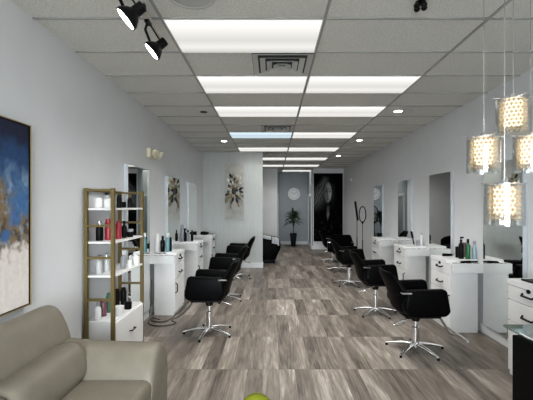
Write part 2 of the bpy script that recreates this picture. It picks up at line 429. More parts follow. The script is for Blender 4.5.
# ------------------------------------------------------------------ styling stations
def station(side, y0, label):
    wx = XL if side < 0 else XR; s = -side; D = .42 if side > 0 else .375; LS = .63
    t = thing('styling_station', label, 'styling station', (wx, y0, 0), 0, 'white styling stations')
    def bx(b, u0, u1, *r, **k):
        a, c = sorted((s*u0, s*u1)); return box(b, a, c, *r, **k)
    obj('body', bx(BM(), .07, D-.018, .045, LS-.005, .0, .86, bev=.002, seg=1), WHITE, t)
    obj('top_slab', bx(BM(), .016, D+.004, .15, LS, .86, .912, bev=.003), WHITE, t)
    b = BM()
    bx(b, .016, D, -.03, .0, .765, .885, bev=.003); bx(b, .016, D, .0, .15, .862, .868)
    bx(b, .016, .03, .0, .15, .868, .885); bx(b, D-.014, D, .0, .15, .868, .885, bev=.002); bx(b, .03, D-.014, .075, .15, .868, .885, bev=.002)
    tr = obj('tool_tray', b, WHITE, t)
    b = BM()
    for q in (.14,.36,.58,.78): bx(b, D*q, D*q+.060, .006, .066, .868, .8838)
    obj('tool_slot', b, mat('dark_slot', (.03,.03,.03), .6), tr)
    for z0, z1 in ((.725,.855),(.525,.717)):
        d = obj('drawer', bx(BM(), D-.018, D, .046, LS-.008, z0, z1, bev=.003), WHITE, t)
        ym = .33; zm = z0+.075
        obj('handle', tube(BM(), [(s*D, ym-.085, zm+.014), (s*(D+.028), ym-.065, zm), (s*(D+.028), ym+.065, zm), (s*D, ym+.085, zm+.014)], .0095, 8), BLACKM, d, True)
        if z1 > .8:
            b = lathe(BM(), [(.019,0),(.019,.014),(.010,.016)], seg=14); xform(b, Matrix.Translation((s*D, ym, zm+.050)) @ Matrix.Rotation(s*PI/2, 4, 'Y'))
            obj('lock', b, BLACKM, d, True)
    d = obj('cabinet_door', bx(BM(), D-.018, D, .046, LS-.008, .05, .515, bev=.003), WHITE, t)
    obj('handle', tube(BM(), [(s*D, .07, .33), (s*(D+.028), .07, .345), (s*(D+.028), .07, .455), (s*D, .07, .47)], .0095, 8), BLACKM, d, True)
    return t
station(1, 2.94, 'nearest white styling station on the right, behind the black reception desk')
station(1, 4.67, 'white styling station on the right with a green bottle on top')
station(1, 6.26, 'white styling station on the right holding a black brush')
station(1, 7.80, 'farthest white styling station on the right, near the ring light')
station(-1, 5.42, 'nearest white styling station on the left, with a teal spray bottle on it')
station(-1, 7.08, 'middle white styling station on the left, with dark bottles on it')
station(-1, 8.70, 'farthest white styling station on the left, against the tiled partition')

# ------------------------------------------------------------------ salon chairs
def make_chair(label):
    t = thing('salon_chair', label, 'salon chair', (0,0,0), 0, 'black salon chairs')
    # seat
    b = BM(); rg = []
    for z, k in ((.425,.90),(.44,.97),(.47,1),(.53,1),(.555,.96),(.565,.86)):
        rg.append([Vector((.02+x, y, z)) for x, y in sup(.235*k, .215*k, 5, 28)])
    loft(b, rg); obj('seat', b, BLACKL, t, True, 60)
    # backrest: curved shell
    b = BM(); rg = []
    N = 12
    for i in range(N+1):
        v = i/N; z = .455 + .440*v
        cx = -.19 - .08*v - .10*v*v
        w = .235 + .045*math.sin(PI*min(1, v*1.05)); th = .060 - .018*v
        if v > .9: w *= .96; th *= .8
        if i == N: w *= .93; th *= .5
        if i == 0: w *= .93; th *= .7
        rg.append([Vector((cx + x + .75*y*y, y, z)) for x, y in sup(th, w, 3.2, 32)])
    loft(b, rg); bk = obj('backrest', b, BLACKL, t, True, 60)
    b = BM(); tube(b, [(-.247+.75*(q*.01)**2-.047, q*.01, .66) for q in range(-22, 23, 2)], .004, 6); obj('piping', b, BLACK, bk, True)
    # arms
    for s in (-1, 1):
        a, c = sorted((s*.205, s*.315))
        prism_b = prism(BM(), [(-.235,.53),(-.17,.445),(.21,.452),(.258,.50),(.215,.735),(-.205,.722)], 'y', a, c, .032, 4)
        ar = obj('armrest', prism_b, BLACKL, t, True, 50)
        obj('trim', box(BM(), -.255, -.155, min(s*.24,s*.320), max(s*.24,s*.320), .690, .708, .006), CHROME, ar)
    obj('seat_pan', box(BM(), -.18, .2, -.2, .2, .405, .43, .01), BLACKM, t)
    # pedestal
    p = obj('pedestal', lathe(BM(), [(.10,.408),(.10,.395),(.045,.385),(.034,.38),(.034,.27),(.041,.262),(.041,.075),(.06,.065),(.06,.045)], seg=24), CHROME, t, True, 30)
    obj('collar', lathe(BM(), [(.046,.39),(.05,.36),(.042,.33)], seg=20), BLACKM, p, True)
    for k in range(5):
        a = 2*PI*k/5 + .10
        b = BM(); rg = []
        for r, z, w, h in ((.03,.072,.027,.021),(.15,.062,.023,.016),(.27,.040,.017,.010),(.325,.028,.014,.008)):
            rg.append([Vector((r, y, z+q)) for y, q in sup(w, h, 3, 12)])
        loft(b, rg); xform(b, Matrix.Rotation(a, 4, 'Z'))
        l = obj('leg', b, CHROME, t, True, 50)
        b = lathe(BM(), [(.013,.0),(.015,.006),(.013,.026)], seg=12); xform(b, Matrix.Rotation(a, 4, 'Z') @ Matrix.Translation((.315,0,0)))
        obj('foot_glide', b, BLACK, l, True)
    b = BM(); tube(b, [(-.03,-.05,.375),(-.12,-.06,.36),(-.25,-.06,.315),(-.27,-.075,.305),(-.25,-.095,.30),(-.16,-.10,.33)], .0075, 8)
    obj('pump_lever', b, CHROME, t, True)
    return t
proto = make_chair('nearest black salon chair on the right, with a chrome footrest')
proto.location = (1.60, 4.15, 0)
CH = [((1.55,5.58,0), 0, 'second black salon chair from the front on the right'),
      ((1.58,7.62,0), 0, 'third black salon chair from the front on the right'),
      ((1.70,9.25,0), PI*.46, 'fourth black salon chair on the right, turned with its back to the front'),
      ((1.74,10.75,0), .1, 'farthest black salon chair, below the dark portrait'),
      ((-.79,4.70,0), PI, 'nearest black salon chair on the left, facing the wall mirror'),
      ((-.80,6.42,0), PI, 'second black salon chair on the left'),
      ((-.76,8.35,0), PI, 'farthest black salon chair on the left, nearest the tiled partition')]
def raise_seat(r, dz):
    for c in r.children:
        n = c.name.split('.')[0]
        if n == 'pedestal': c.scale.z = (.405+dz)/.405
        elif n != 'leg': c.location.z += dz
LIFT = (.035, .03, .03, .0, .03, .03, .02)
for (l, rz, lab), dz in zip(CH, LIFT): raise_seat(dup(proto, l, rz, lab), dz)
b = BM(); tube(b, [(.20,0,.40),(.26,0,.385),(.33,0,.27),(.37,0,.20),(.41,0,.175),(.47,0,.172)], .015, 8)
fr = obj('footrest', b, mat('worn_chrome', (.40,.37,.34), .3, .8), proto, True)
obj('crossbar', tube(BM(), [(.47,-.22,.172),(.47,.22,.172)], .016, 10), CHROME, fr, True)

# ------------------------------------------------------------------ sofa
t = thing('sofa', 'taupe grey leather sofa against the left wall', 'sofa', (-1.25, 1.80, 0))
def slab(x0, x1, y0, y1, z0, z1, r=.05, seg=4, bulge=0.0):
    b = box(BM(), x0, x1, y0, y1, z0, z1, r, seg); return b
obj('base', slab(-.50, .44, -.98, .98, .06, .30, .03), TAUPE, t, True, 60)
def along_y(prof_fn, y0, y1, n=14, ends=4):
    """loft a closed XZ profile along Y with rounded ends"""
    b = BM(); rg = []
    ts = []
    L = y1-y0
    for i in range(ends): a = (i+0.0)/ends*PI/2; ts.append((y0 + .06*(1-math.cos(a))*1.0 if False else y0 + .07*(1-math.cos(a)) , math.sin(a)))
    ts = [(y0+.07*(1-math.cos(PI/2*i/ends)) , .80+.20*math.sin(PI/2*i/ends)) for i in range(ends+1)]
    ts += [(y0+.07+(L-.14)*i/n, 1.0) for i in range(1, n)]
    ts += [(y1-.07*(1-math.cos(PI/2*i/ends)), .80+.20*math.sin(PI/2*i/ends)) for i in range(ends, -1, -1)]
    for y, k in ts:
        rg.append(prof_fn(y, k))
    loft(b, rg); return b
def prof(cx, cz, a, c, tilt, n=3.0, kk=30):
    def f(y, k):
        out = []
        for x, z in sup(a*k, c*k, n, kk):
            out.append(Vector((cx + x*math.cos(tilt) - z*math.sin(tilt), y, cz + x*math.sin(tilt) + z*math.cos(tilt))))
        return out
    return f
for y0, y1 in ((-.62,.05),(.055,.70)):
    pass
# backrest cushions (local x: wall side negative)
for y0, y1 in ((-.72, .03), (.035, .93)):
    obj('back_cushion', along_y(prof(-.365, .700, .135, .185, .40, 3.2), y0, y1), TAUPE, t, True, 70)
for y0, y1 in ((-.68, .03), (.035, .74)):
    obj('lumbar_cushion', along_y(prof(-.145, .535, .155, .140, .25, 3.0), y0, y1), TAUPE, t, True, 70)
for y0, y1 in ((-.66, .028), (.032, .69)):
    obj('seat_cushion', slab(-.33, .455, y0, y1, .28, .455, .05), TAUPE, t, True, 60)
# arms
def sofa_arm(sgn):
    b = BM(); rg = []
    for i, (x, k) in enumerate(((-.49,.93),(-.47,1.01),(-.42,1.04),(-.25,1.02),(-.05,.985),(.15,.97),(.30,.965),(.41,.96),(.445,.94),(.46,.88))):
        r = []
        pts = [(0.62,.05),(0.63,.30),(.655,.46),(.70,.575),(.76,.632),(.83,.647),(.90,.642),(.965,.615),(1.0,.56),(1.01,.45),(1.005,.25),(1.0,.05)]
        for y, z in pts:
            yc = .83 + (y-.83)*(.9+.1*k); r.append(Vector((x, sgn*yc, .05+(z-.05)*k)))
        rg.append(r)
    loft(b, rg)
    return obj('armrest', b, TAUPE, t, True, 60)
sofa_arm(1); sofa_arm(-1)
obj('back_panel', slab(-.53, -.40, -.95, .95, .06, .62, .03), TAUPE, t, True, 60)
for x in (-.45, .42):
    for y in (-.9, .9): obj('leg', lathe(BM(), [(.022,0),(.028,.065)], (x,y,0), 12), CHROME, t, True)

# ------------------------------------------------------------------ shelving unit
RX0, RX1, RY0, RY1 = -1.785, -1.495, 3.52, 4.34
t = thing('shelving_unit', 'open gold framed shelving unit with white shelves by the left wall', 'shelf', (RX0, RY0, 0))
W, L = RX1-RX0, RY1-RY0; p = .034
for x in (0, W-p):
    for y in (0, L-p): obj('post', box(BM(), x, x+p, y, y+p, 0, 1.775, .002, 1), GOLD, t)
for z in (1.745, 1.405, 1.10, .70):
    for y in (0, L-p):
        obj('rail', box(BM(), p, W-p, y+.004, y+p-.004, z, z+.022), GOLD, t)
for x in (0,):
    obj('rail', box(BM(), x+.004, x+p-.004, p, L-p, 1.747, 1.773), GOLD, t)
for z in (1.585, 1.265, .942):
    obj('shelf_board', box(BM(), .008, W-.004, p*.6, L-p*.6, z-.020, z, .002, 1), WHITE, t)
obj('cabinet', box(BM(), .006, W-.012, p, L-p, .03, .50, .002, 1), WHITE, t)
d = obj('drawer', box(BM(), W-.012, W+.004, p+.004, L-p-.004, .05, .485, .002, 1), WHITE, t)
obj('handle', tube(BM(), [(W+.004,.37,.30),(W+.03,.38,.30),(W+.03,.48,.30),(W+.004,.49,.30)], .007, 8), BLACKM, d, True)

def bottle(x, y, z, r, h, mb, mc, label, shape='bottle', grp=None):
    kind = {'bottle':'bottle','pump':'pump_bottle','spray':'spray_bottle','jar':'jar','can':'can','box':'product_box'}[shape]
    t = thing(kind, label, kind.replace('_', ' '), (x, y, z), 0, grp)
    if shape == 'jar':
        obj('body', lathe(BM(), [(r*.92,0),(r,.004),(r,h*.68)], seg=18), mb, t, True)
        obj('lid', lathe(BM(), [(r*1.03,h*.68),(r*1.03,h*.97),(r*.96,h)], seg=18), mc, t, True)
    elif shape == 'box':
        obj('body', box(BM(), -r, r, -r*.7, r*.7, 0, h, .003, 1), mb, t)
    elif shape == 'can':
        obj('body', lathe(BM(), [(r*.95,0),(r,.005),(r,h*.80),(r*.8,h*.85)], seg=18), mb, t, True)
        obj('cap', lathe(BM(), [(r*.78,h*.85),(r*.78,h*.98),(r*.6,h)], seg=18), mc, t, True)
    elif shape == 'bottle':
        obj('body', lathe(BM(), [(r*.95,0),(r,.005),(r,h*.62),(r*.85,h*.70),(r*.42,h*.76),(r*.42,h*.79)], seg=18), mb, t, True)
        obj('cap', lathe(BM(), [(r*.5,h*.79),(r*.5,h*.985),(r*.4,h)], seg=14), mc, t, True)
    else:
        obj('body', lathe(BM(), [(r*.95,0),(r,.005),(r,h*.60),(r*.8,h*.68),(r*.38,h*.74),(r*.38,h*.78)], seg=18), mb, t, True)
        b = lathe(BM(), [(r*.45,h*.78),(r*.45,h*.86),(r*.2,h*.87),(r*.2,h*.93)], seg=12)
        if shape == 'pump': box(b, -r*.35, r*1.1, -r*.22, r*.22, h*.93, h, .002, 1)
        else:
            box(b, -r*.55, r*.95, -r*.25, r*.25, h*.87, h, .003, 1); tube(b, [(r*.6,0,h*.88),(r*.95,0,h*.76)], r*.12, 6)
        obj('nozzle', b, mc, t)
    return t
def sb(px, Y, z, wpx, hpx, mb, mc, label, shape, dx=0):
    bottle(at(px, Y)+dx, Y, z, wpx*Y/F/2, hpx*Y/F, mb, mc, label, shape)
# top shelf
Z = 1.585
sb(98.5, 3.66, Z, 7.5, 10, WPLAS, WPLAS, 'white jar at the near end of the top shelf', 'jar')
sb(107, 3.72, Z, 6.5, 9, WPLAS, WPLAS, 'second white jar on the top shelf, beside the gold post', 'jar')
sb(107, 3.93, Z, 5, 15, FROST, BLACK, 'pale bottle with a black cap at the back of the top shelf', 'can')
sb(119.3, 3.98, Z, 5, 13, BLACK, BLACK, 'black bottle in the middle of the top shelf', 'can')
sb(124, 4.08, Z, 4, 6, BLACK, BLACK, 'low black jar on the top shelf', 'jar')
sb(130, 4.18, Z, 5, 13, BLACK, GOLD, 'tall black bottle with a gold cap at the far end of the top shelf', 'bottle')
Z = 1.265
sb(99.5, 3.66, Z, 7, 20, BLACK, SILVER, 'black bottle with a silver cap on the second shelf', 'bottle')
sb(108.5, 3.75, Z, 7, 21, RED, RED, 'red can at the near end of the second shelf behind the gold rail', 'can')
sb(118.5, 3.86, Z, 5.5, 18, RED, RED, 'tall red bottle in the middle of the second shelf', 'can')
sb(124.3, 3.98, Z, 5, 17, BLACK, BLACK, 'black bottle right of the tall red bottle', 'bottle')
sb(130, 4.08, Z, 6, 8, BLACK, GREYP, 'black jar at the far end of the second shelf', 'jar')
Z = .942
sb(99, 3.64, Z, 6, 19, FROST, SILVER, 'pale frosted pump bottle at the near end of the third shelf', 'pump')
sb(106.5, 3.76, Z, 5.5, 19, FROST, SILVER, 'second pale frosted pump bottle on the third shelf', 'pump')
sb(123.2, 3.93, Z, 5.5, 18, GREYP, WPLAS, 'grey spray bottle on the third shelf', 'spray')
sb(129.5, 4.04, Z, 5, 7, WPLAS, WPLAS, 'low white jar on the third shelf', 'jar')
sb(135.5, 4.20, Z, 7, 13, WPLAS, WPLAS, 'squat white pump bottle at the far end of the third shelf', 'pump')
Z = .50
sb(98, 3.62, Z, 6, 17, WPLAS, GREYP, 'white bottle on the shelving cabinet, nearest the front', 'bottle')
sb(103.5, 3.74, Z, 6, 17, PINK, BLACK, 'dusky pink bottle on the shelving cabinet', 'can')
sb(109, 3.88, Z, 6, 19, SAGE, SAGE, 'green bottle on the shelving cabinet', 'can')
sb(117, 4.12, Z, 5, 17, BLACK, BLACK, 'left of two tall black bottles on the shelving cabinet', 'can')
sb(123.5, 4.18, Z, 5.5, 17, BLACK, BLACK, 'right of two tall black bottles on the shelving cabinet', 'can')
sb(119, 3.78, Z, 8, 9, WPLAS, WPLAS, 'white jar at the front edge of the shelving cabinet', 'jar')
sb(128, 4.00, Z, 7, 7, BLACK, BLACK, 'low black jar on the shelving cabinet', 'jar')

# ------------------------------------------------------------------ things on the stations
Z = .912
sb(457.5, 5.02, Z, 4, 11, BLACK, BLACK, 'short black jar on the right station behind the black pump bottle', 'jar')
sb(461, 4.90, Z, 4.8, 22, BLACK, BLACK, 'black pump bottle on the right station', 'pump')
sb(468, 4.88, Z, 4.6, 20, GREEN, BLACK, 'green bottle with a black cap on the right station', 'bottle')
sb(474, 4.88, Z, 4, 18, PALEB, GREYP, 'pale blue spray bottle right of the green bottle', 'spray')
sb(464.5, 5.08, Z, 4, 17, PINK, WPLAS, 'slim pink bottle behind the green and black bottles', 'can')
def flat_iron(x, y, z, rz, label):
    t = thing('flat_iron', label, 'flat iron', (x, y, z), rz)
    obj('handle', prism(BM(), [(-.12,.004),(-.10,0),(.02,0),(.02,.028),(-.10,.024)], 'y', -.014, .014, .004, 2), BLACK, t, True)
    obj('plate', box(BM(), .02, .12, -.012, .012, .003, .022, .003), BLACK, t)
flat_iron(2.50, 4.725, .8855, .15, 'black flat iron lying on the tray of the right station')
def clipper(x, y, z, rz, label):
    t = thing('hair_clipper', label, 'hair clipper', (x, y, z), rz)
    obj('body', prism(BM(), [(-.08,0),(.06,0),(.065,.03),(-.07,.04)], 'y', -.02, .02, .008, 3), BLACK, t, True)
    obj('blade', box(BM(), .06, .085, -.018, .018, .004, .022, .002), SILVER, t)
clipper(2.44, 5.17, .912, .2, 'black hair clipper at the back end of the right station with the green bottle')
def brush(x, y, z, lean, label, h=.24):
    t = thing('hair_brush', label, 'hair brush', (x, y, z))
    d = Vector((lean[0], lean[1], 1)).normalized()
    b = BM(); tube(b, [d*.0, d*h*.45, d*h*.5, d*h*.62, d*h*.95, d*h], [.008,.007,.016,.020,.020,.010], 10); obj('brush_head', b, BLACK, t, True)
    b = BM(); tube(b, [d*0, d*h*.44], .011, 8); obj('handle', b, BLACK, t, True)
sb(419, 6.60, Z, 6, 5, GREYP, GREYP, 'low grey jar on the right station beside the black brush', 'jar')
brush(2.56, 6.70, .912, (-.22, 0), 'black round hair brush leaning on the second right station', .25)
sb(421.5, 6.50, Z, 2.2, 13, WPLAS, GREYP, 'slim white can on the right station by the brush', 'can')
# nearest station
t = thing('tool_tray', 'black tool tray with round tins on the nearest right station', 'tray', (2.47, 3.30, .912))
obj('tray', box(BM(), -.15, .15, -.17, .17, 0, .015, .004), BLACK, t)
def hair_dryer(x, y, z, rz, label):
    t = thing('hair_dryer', label, 'hair dryer', (x, y, z), rz)
    b = lathe(BM(), [(.030,-.10),(.042,-.09),(.045,0),(.034,.06),(.026,.10)], seg=18); xform(b, Matrix.Translation((0,0,.046)) @ Matrix.Rotation(PI/2, 4, 'Y'))
    obj('barrel', b, BLACK, t, True)
    b = BM(); tube(b, [(-.02,0,.04),(-.02,.09,.022),(-.02,.16,.018)], [.022,.019,.017], 12); obj('handle', b, BLACK, t, True)
    b = BM(); tube(b, [(-.02,.16,.018),(-.03,.22,.008),(.03,.27,.006),(.10,.24,.006)], .004, 6); obj('cord', b, CABLE, t, True)
for q, (x, y, c, nm_) in enumerate(((2.43,3.37,WPLAS,'white round tin on the black tray of the nearest right station'), (2.53,3.31,GREYP,'grey round tin on the black tray of the nearest right station'))):
    bottle(x, y, .927, .035, .045, c, SILVER, nm_, 'jar')
hair_dryer(2.37, 3.03, .912, .2, 'black hair dryer at the edge of the nearest right station')
# left stations
sb(157, 5.68, Z, 4.6, 18, WPLAS, WPLAS, 'tall white bottle on the nearest left station', 'can', .01)
sb(162.6, 5.66, Z, 4.6, 16, BLACK, BLACK, 'black bottle between white and teal bottles on the left station', 'bottle')
sb(167.5, 5.63, Z, 3.8, 19, TEAL, WPLAS, 'teal spray bottle with a white head on the left station', 'spray')
sb(170.5, 5.72, Z, 2.6, 14, BLACK, BLACK, 'slim black bottle right of the teal spray bottle', 'can')
t = thing('comb_tray', 'small white tray of combs at the front of the nearest left station', 'tray', (-1.66, 5.495, .8855))
obj('tray', box(BM(), -.09, .09, -.035, .035, 0, .02, .003), WPLAS, t)
for k in range(3): obj('comb', box(BM(), -.08+.06*k, -.035+.06*k, -.02, .02, .0205, .03, .001, 1), BLACK, t)
sb(181.5, 7.30, Z, 2.6, 17, GREYP, GREYP, 'tall grey can on the middle left station', 'can', .02)
sb(184.6, 7.34, Z, 4.0, 13, BLACK, BLACK, 'black spray bottle on the middle left station', 'spray')
sb(188.0, 7.44, Z, 3.4, 11, GREYP, BLACK, 'grey bottle with black cap on the middle left station', 'bottle')
sb(192, 7.42, Z, 2.8, 11, BLACK, BLACK, 'slim black bottle at the open side of the middle left station', 'bottle')
hair_dryer(-1.62, 8.95, .912, -.3, 'black hair dryer lying on the farthest left station')

# cables
def cable(pts, label, r=.008):
    v = [Vector(p) for p in pts]; out = []
    for i in range(len(v)-1):
        p0, p1, p2, p3 = v[max(i-1,0)], v[i], v[i+1], v[min(i+2,len(v)-1)]
        for k in range(6):
            s = k/6
            out.append(.5*((2*p1)+(-p0+p2)*s+(2*p0-5*p1+4*p2-p3)*s*s+(-p0+3*p1-3*p2+p3)*s**3))
    out.append(v[-1]); b = BM(); tube(b, out, r, 8)
    return tag(obj('power_cable', b, CABLE, None, True), label, 'cable')
def fp(px, py, z=.009):
    Y = EYE*F/(py-VY); return (at(px, Y), Y, z)
cable([fp(190,300), fp(178,313), fp(168,321), fp(158,322.5), fp(152,321), fp(149.5,316.5), (at(149.5,5.36)+.02,5.36,.25), (at(149.5,5.36)+.02,5.37,.55)], 'dark power cable climbing beside the nearest left station')
cable([fp(194,301), fp(183,314), fp(172,321.5,.026), fp(176,323.5), fp(170,325.5), fp(160,326.5), fp(151,325.5), fp(148.8,322), fp(152,318.5), fp(160,321.5,.026)], 'dark cable looped on the floor in front of the nearest left station')

# ------------------------------------------------------------------ reception desk + pendants
t = thing('reception_desk', 'black reception desk with a glass top in the lower right corner', 'desk', (1.11, 1.72, 0))
obj('body', box(BM(), 0, .75, -.85, 0, 0, 1.008, .003, 1), mat('desk_black', (.002,.002,.002), .5, 0, .04), t)
for x in (.06, .68):
    for y in (-.78, -.07): obj('standoff', lathe(BM(), [(.014,1.006),(.014,1.032)], (x,y,0), 12), CHROME, t, True)
obj('glass_top', box(BM(), -.02, .78, -.88, .035, 1.032, 1.044, .002, 1), GLASST, t)

def pendant(px, py, Y, label):
    """px,py: centre of crystal drum in the photo"""
    X = at(px, Y); zc = EYE - (py-VY)*Y/F
    t = thing('pendant_light', label, 'pendant light', (X, Y, zc), 0, 'crystal pendant lights')
    R, h = .059, .080
    top = ZC - zc
    obj('canopy', lathe(BM(), [(.045,top),(.045,top-.02),(.01,top-.03)], seg=20), CHROME, t, True)
    obj('wire', tube(BM(), [(0,0,top-.025),(0,0,h+.02)], .0022, 6), SILVER, t)
    b = lathe(BM(), [(.012,h+.03),(.014,h+.012),(.050,h+.008),(.050,h+.003)], seg=20)
    fr = obj('holder', b, CHROME, t, True)
    b = BM(); tube(b, [(-.105,0,h+.008),(.105,0,h+.008)], .0030, 6); tube(b, [(0,-.105,h+.008),(0,.105,h+.008)], .0030, 6)
    obj('crossbar', b, CHROME, fr)
    b = lathe(BM(), [(.014,h),(.044,h-.008),(.044,-h*.66),(.030,-h*.70)], seg=16); obj('bulb', b, BULB, t, True)
    b = BM(); nr, nc = 8, 18
    for r_ in range(nr):
        z = h - (r_+.5)*2*h/nr
        for c in range(nc):
            a = 2*PI*(c + .5*(r_ % 2))/nc
            o = Vector((R*math.cos(a), R*math.sin(a), z)); q = 2*h/nr*.56; w = R*2*PI/nc*.50
            u = Vector((-math.sin(a), math.cos(a), 0)); n = Vector((math.cos(a), math.sin(a), 0))
            vs = [b.verts.new(o+p) for p in (u*w, -u*w, Vector((0,0,q)), Vector((0,0,-q)), n*.009, -n*.009)]
            for i, j, k in ((0,2,4),(2,1,4),(1,3,4),(3,0,4),(2,0,5),(1,2,5),(3,1,5),(0,3,5)): b.faces.new((vs[i], vs[j], vs[k]))
    obj('crystal_shade', b, CRYSTAL, t)
    b = BM()
    prof_ = [(.082,h+.005),(.082,-h-.022),(.079,-h-.022),(.079,h+.005)]
    seg = 36; rg = [[Vector((r*math.cos(2*PI*k/seg), r*math.sin(2*PI*k/seg), z)) for k in range(seg)] for r, z in prof_]
    loft(b, rg+[rg[0]], True, False); bmesh.ops.remove_doubles(b, verts=b.verts, dist=1e-6)
    obj('glass_cylinder', b, GLASSP, t, True, 30)
pendant(483.8, 153.5, 1.95, 'leftmost crystal drum pendant lamp in clear glass')
pendant(513.2, 115.3, 1.95, 'highest crystal drum pendant lamp in clear glass')
pendant(530.5, 152.5, 1.97, 'rightmost crystal drum pendant lamp, cut by the picture edge')
pendant(504.5, 203, 1.70, 'lowest and nearest crystal drum pendant lamp')

# ------------------------------------------------------------------ artworks (painted colour on a fine mesh)
def paint_mat(name, rough=.6, spec=.3):
    m = mat(name, (.5,.5,.5), rough, 0, spec)
    a = nd(m, 'ShaderNodeVertexColor', layer_name='Paint'); lk(m, a.outputs['Color'], bsdf(m).inputs['Base Color']); return m
def painted(name, O, U_, V_, nu, nv, fn, m, parent, relief=0):
    """grid from origin O (top left) spanned by U_ (across) and V_ (down)"""
    bm = BM(); lay = bm.verts.layers.float_color.new('Paint')
    O, U_, V_ = Vector(O), Vector(U_), Vector(V_); n = U_.cross(V_).normalized(); g = []
    for j in range(nv+1):
        row = []
        for i in range(nu+1):
            u, v = i/nu, j/nv; c = fn(u, v)
            q = bm.verts.new(O+U_*u+V_*v); q[lay] = (c[0], c[1], c[2], 1); row.append(q)
        g.append(row)
    for j in range(nv):
        for i in range(nu): bm.faces.new((g[j][i], g[j][i+1], g[j+1][i+1], g[j+1][i]))
    return obj(name, bm, m, parent)
def mixc(a, b, t): t = max(0, min(1, t)); return tuple(x+(y-x)*t for x, y in zip(a, b))
def sm(a, b, x): x = max(0, min(1, (x-a)/(b-a))); return x*x*(3-2*x)
def fbm(x, y, s, o=5, seed=0): return noise.fractal(Vector((x*s, y*s, seed)), 1.0, 2.0, o)
def canvas(u, v):
    n1 = fbm(u, v*1.2, 4, 5, 1)
    w = v + .06*n1 + .03*fbm(u, v, 18, 4, 7)
    navy, blue, sky, pale, brown, dark, white = (.008,.012,.035), (.018,.055,.15), (.07,.155,.30), (.26,.36,.48), (.20,.145,.085), (.06,.05,.04), (.72,.665,.63)
    c = mixc(navy, blue, sm(.05, .20, w))
    c = mixc(c, sky, sm(.20, .34, w + .10*fbm(u, v, 8, 4, 13)))
    c = mixc(c, pale, sm(.05, .45, fbm(u, v*.7, 14, 5, 3))*sm(.22, .34, w)*.75)
    bw = w + min(.20, .85*(.95-u)) + .14*fbm(u, v, 5, 4, 11)
    kb = sm(.44, .54, bw)
    c = mixc(c, brown, kb)
    c = mixc(c, dark, kb*sm(.10, .45, fbm(u, v, 16, 5, 17))*.8)
    c = mixc(c, pale, kb*sm(.15, .5, fbm(u, v, 24, 4, 27))*.55)
    for bu, bv, br in ((.88,.52,.055),(.80,.60,.04),(.62,.5,.06),(.94,.42,.06),(.45,.58,.05)):
        r = math.hypot((u-bu), (v-bv)*1.1)/br + .5*fbm(u, v, 20, 3, 41)
        c = mixc(c, (.05,.14,.33), sm(1.1,.6,r)*.9)
    kw = sm(.655, .71, w + .03*fbm(u, v, 30, 3, 19))
    c = mixc(c, white, kw)
    c = mixc(c, (.40,.30,.22), kw*.6*sm(.2,.5,fbm(u, v, 26, 4, 31))*(1-sm(.72,.85,w)))
    g = 1 + (.10 if kw > .5 else .28)*fbm(u, v, 34, 4, 5)
    return tuple(max(0, x*g) for x in c)
PY0, PY1, PZ0, PZ1 = 1.52, 2.715, .885, 2.19
t = thing('abstract_painting', 'tall abstract painting in blue, brown and white with a thin gold frame', 'painting', (XL, PY1, PZ0))
obj('stretcher', box(BM(), .003, .030, -(PY1-PY0)+.012, -.012, .012, PZ1-PZ0-.012), BLACK, t)
painted('canvas', (.032, -(PY1-PY0)+.012, PZ1-PZ0-.012), (0, PY1-PY0-.024, 0), (0, 0, -(PZ1-PZ0)+.024), 150, 170, canvas, paint_mat('abstract_paint'), t)
w_, h_, f_ = PY1-PY0, PZ1-PZ0, .006
def bars(xa, xb):
    b = BM(); box(b, xa, xb, -w_, -w_+f_, 0, h_); box(b, xa, xb, -f_, 0, 0, h_); box(b, xa, xb, -w_+f_, -f_, 0, f_); box(b, xa, xb, -w_+f_, -f_, h_-f_, h_); return b
fr = obj('frame', bars(0, .041), BLACK, t)
obj('gilt_edge', bars(.041, .045), mat('gilt', (.42,.31,.14), .4, .4), fr)

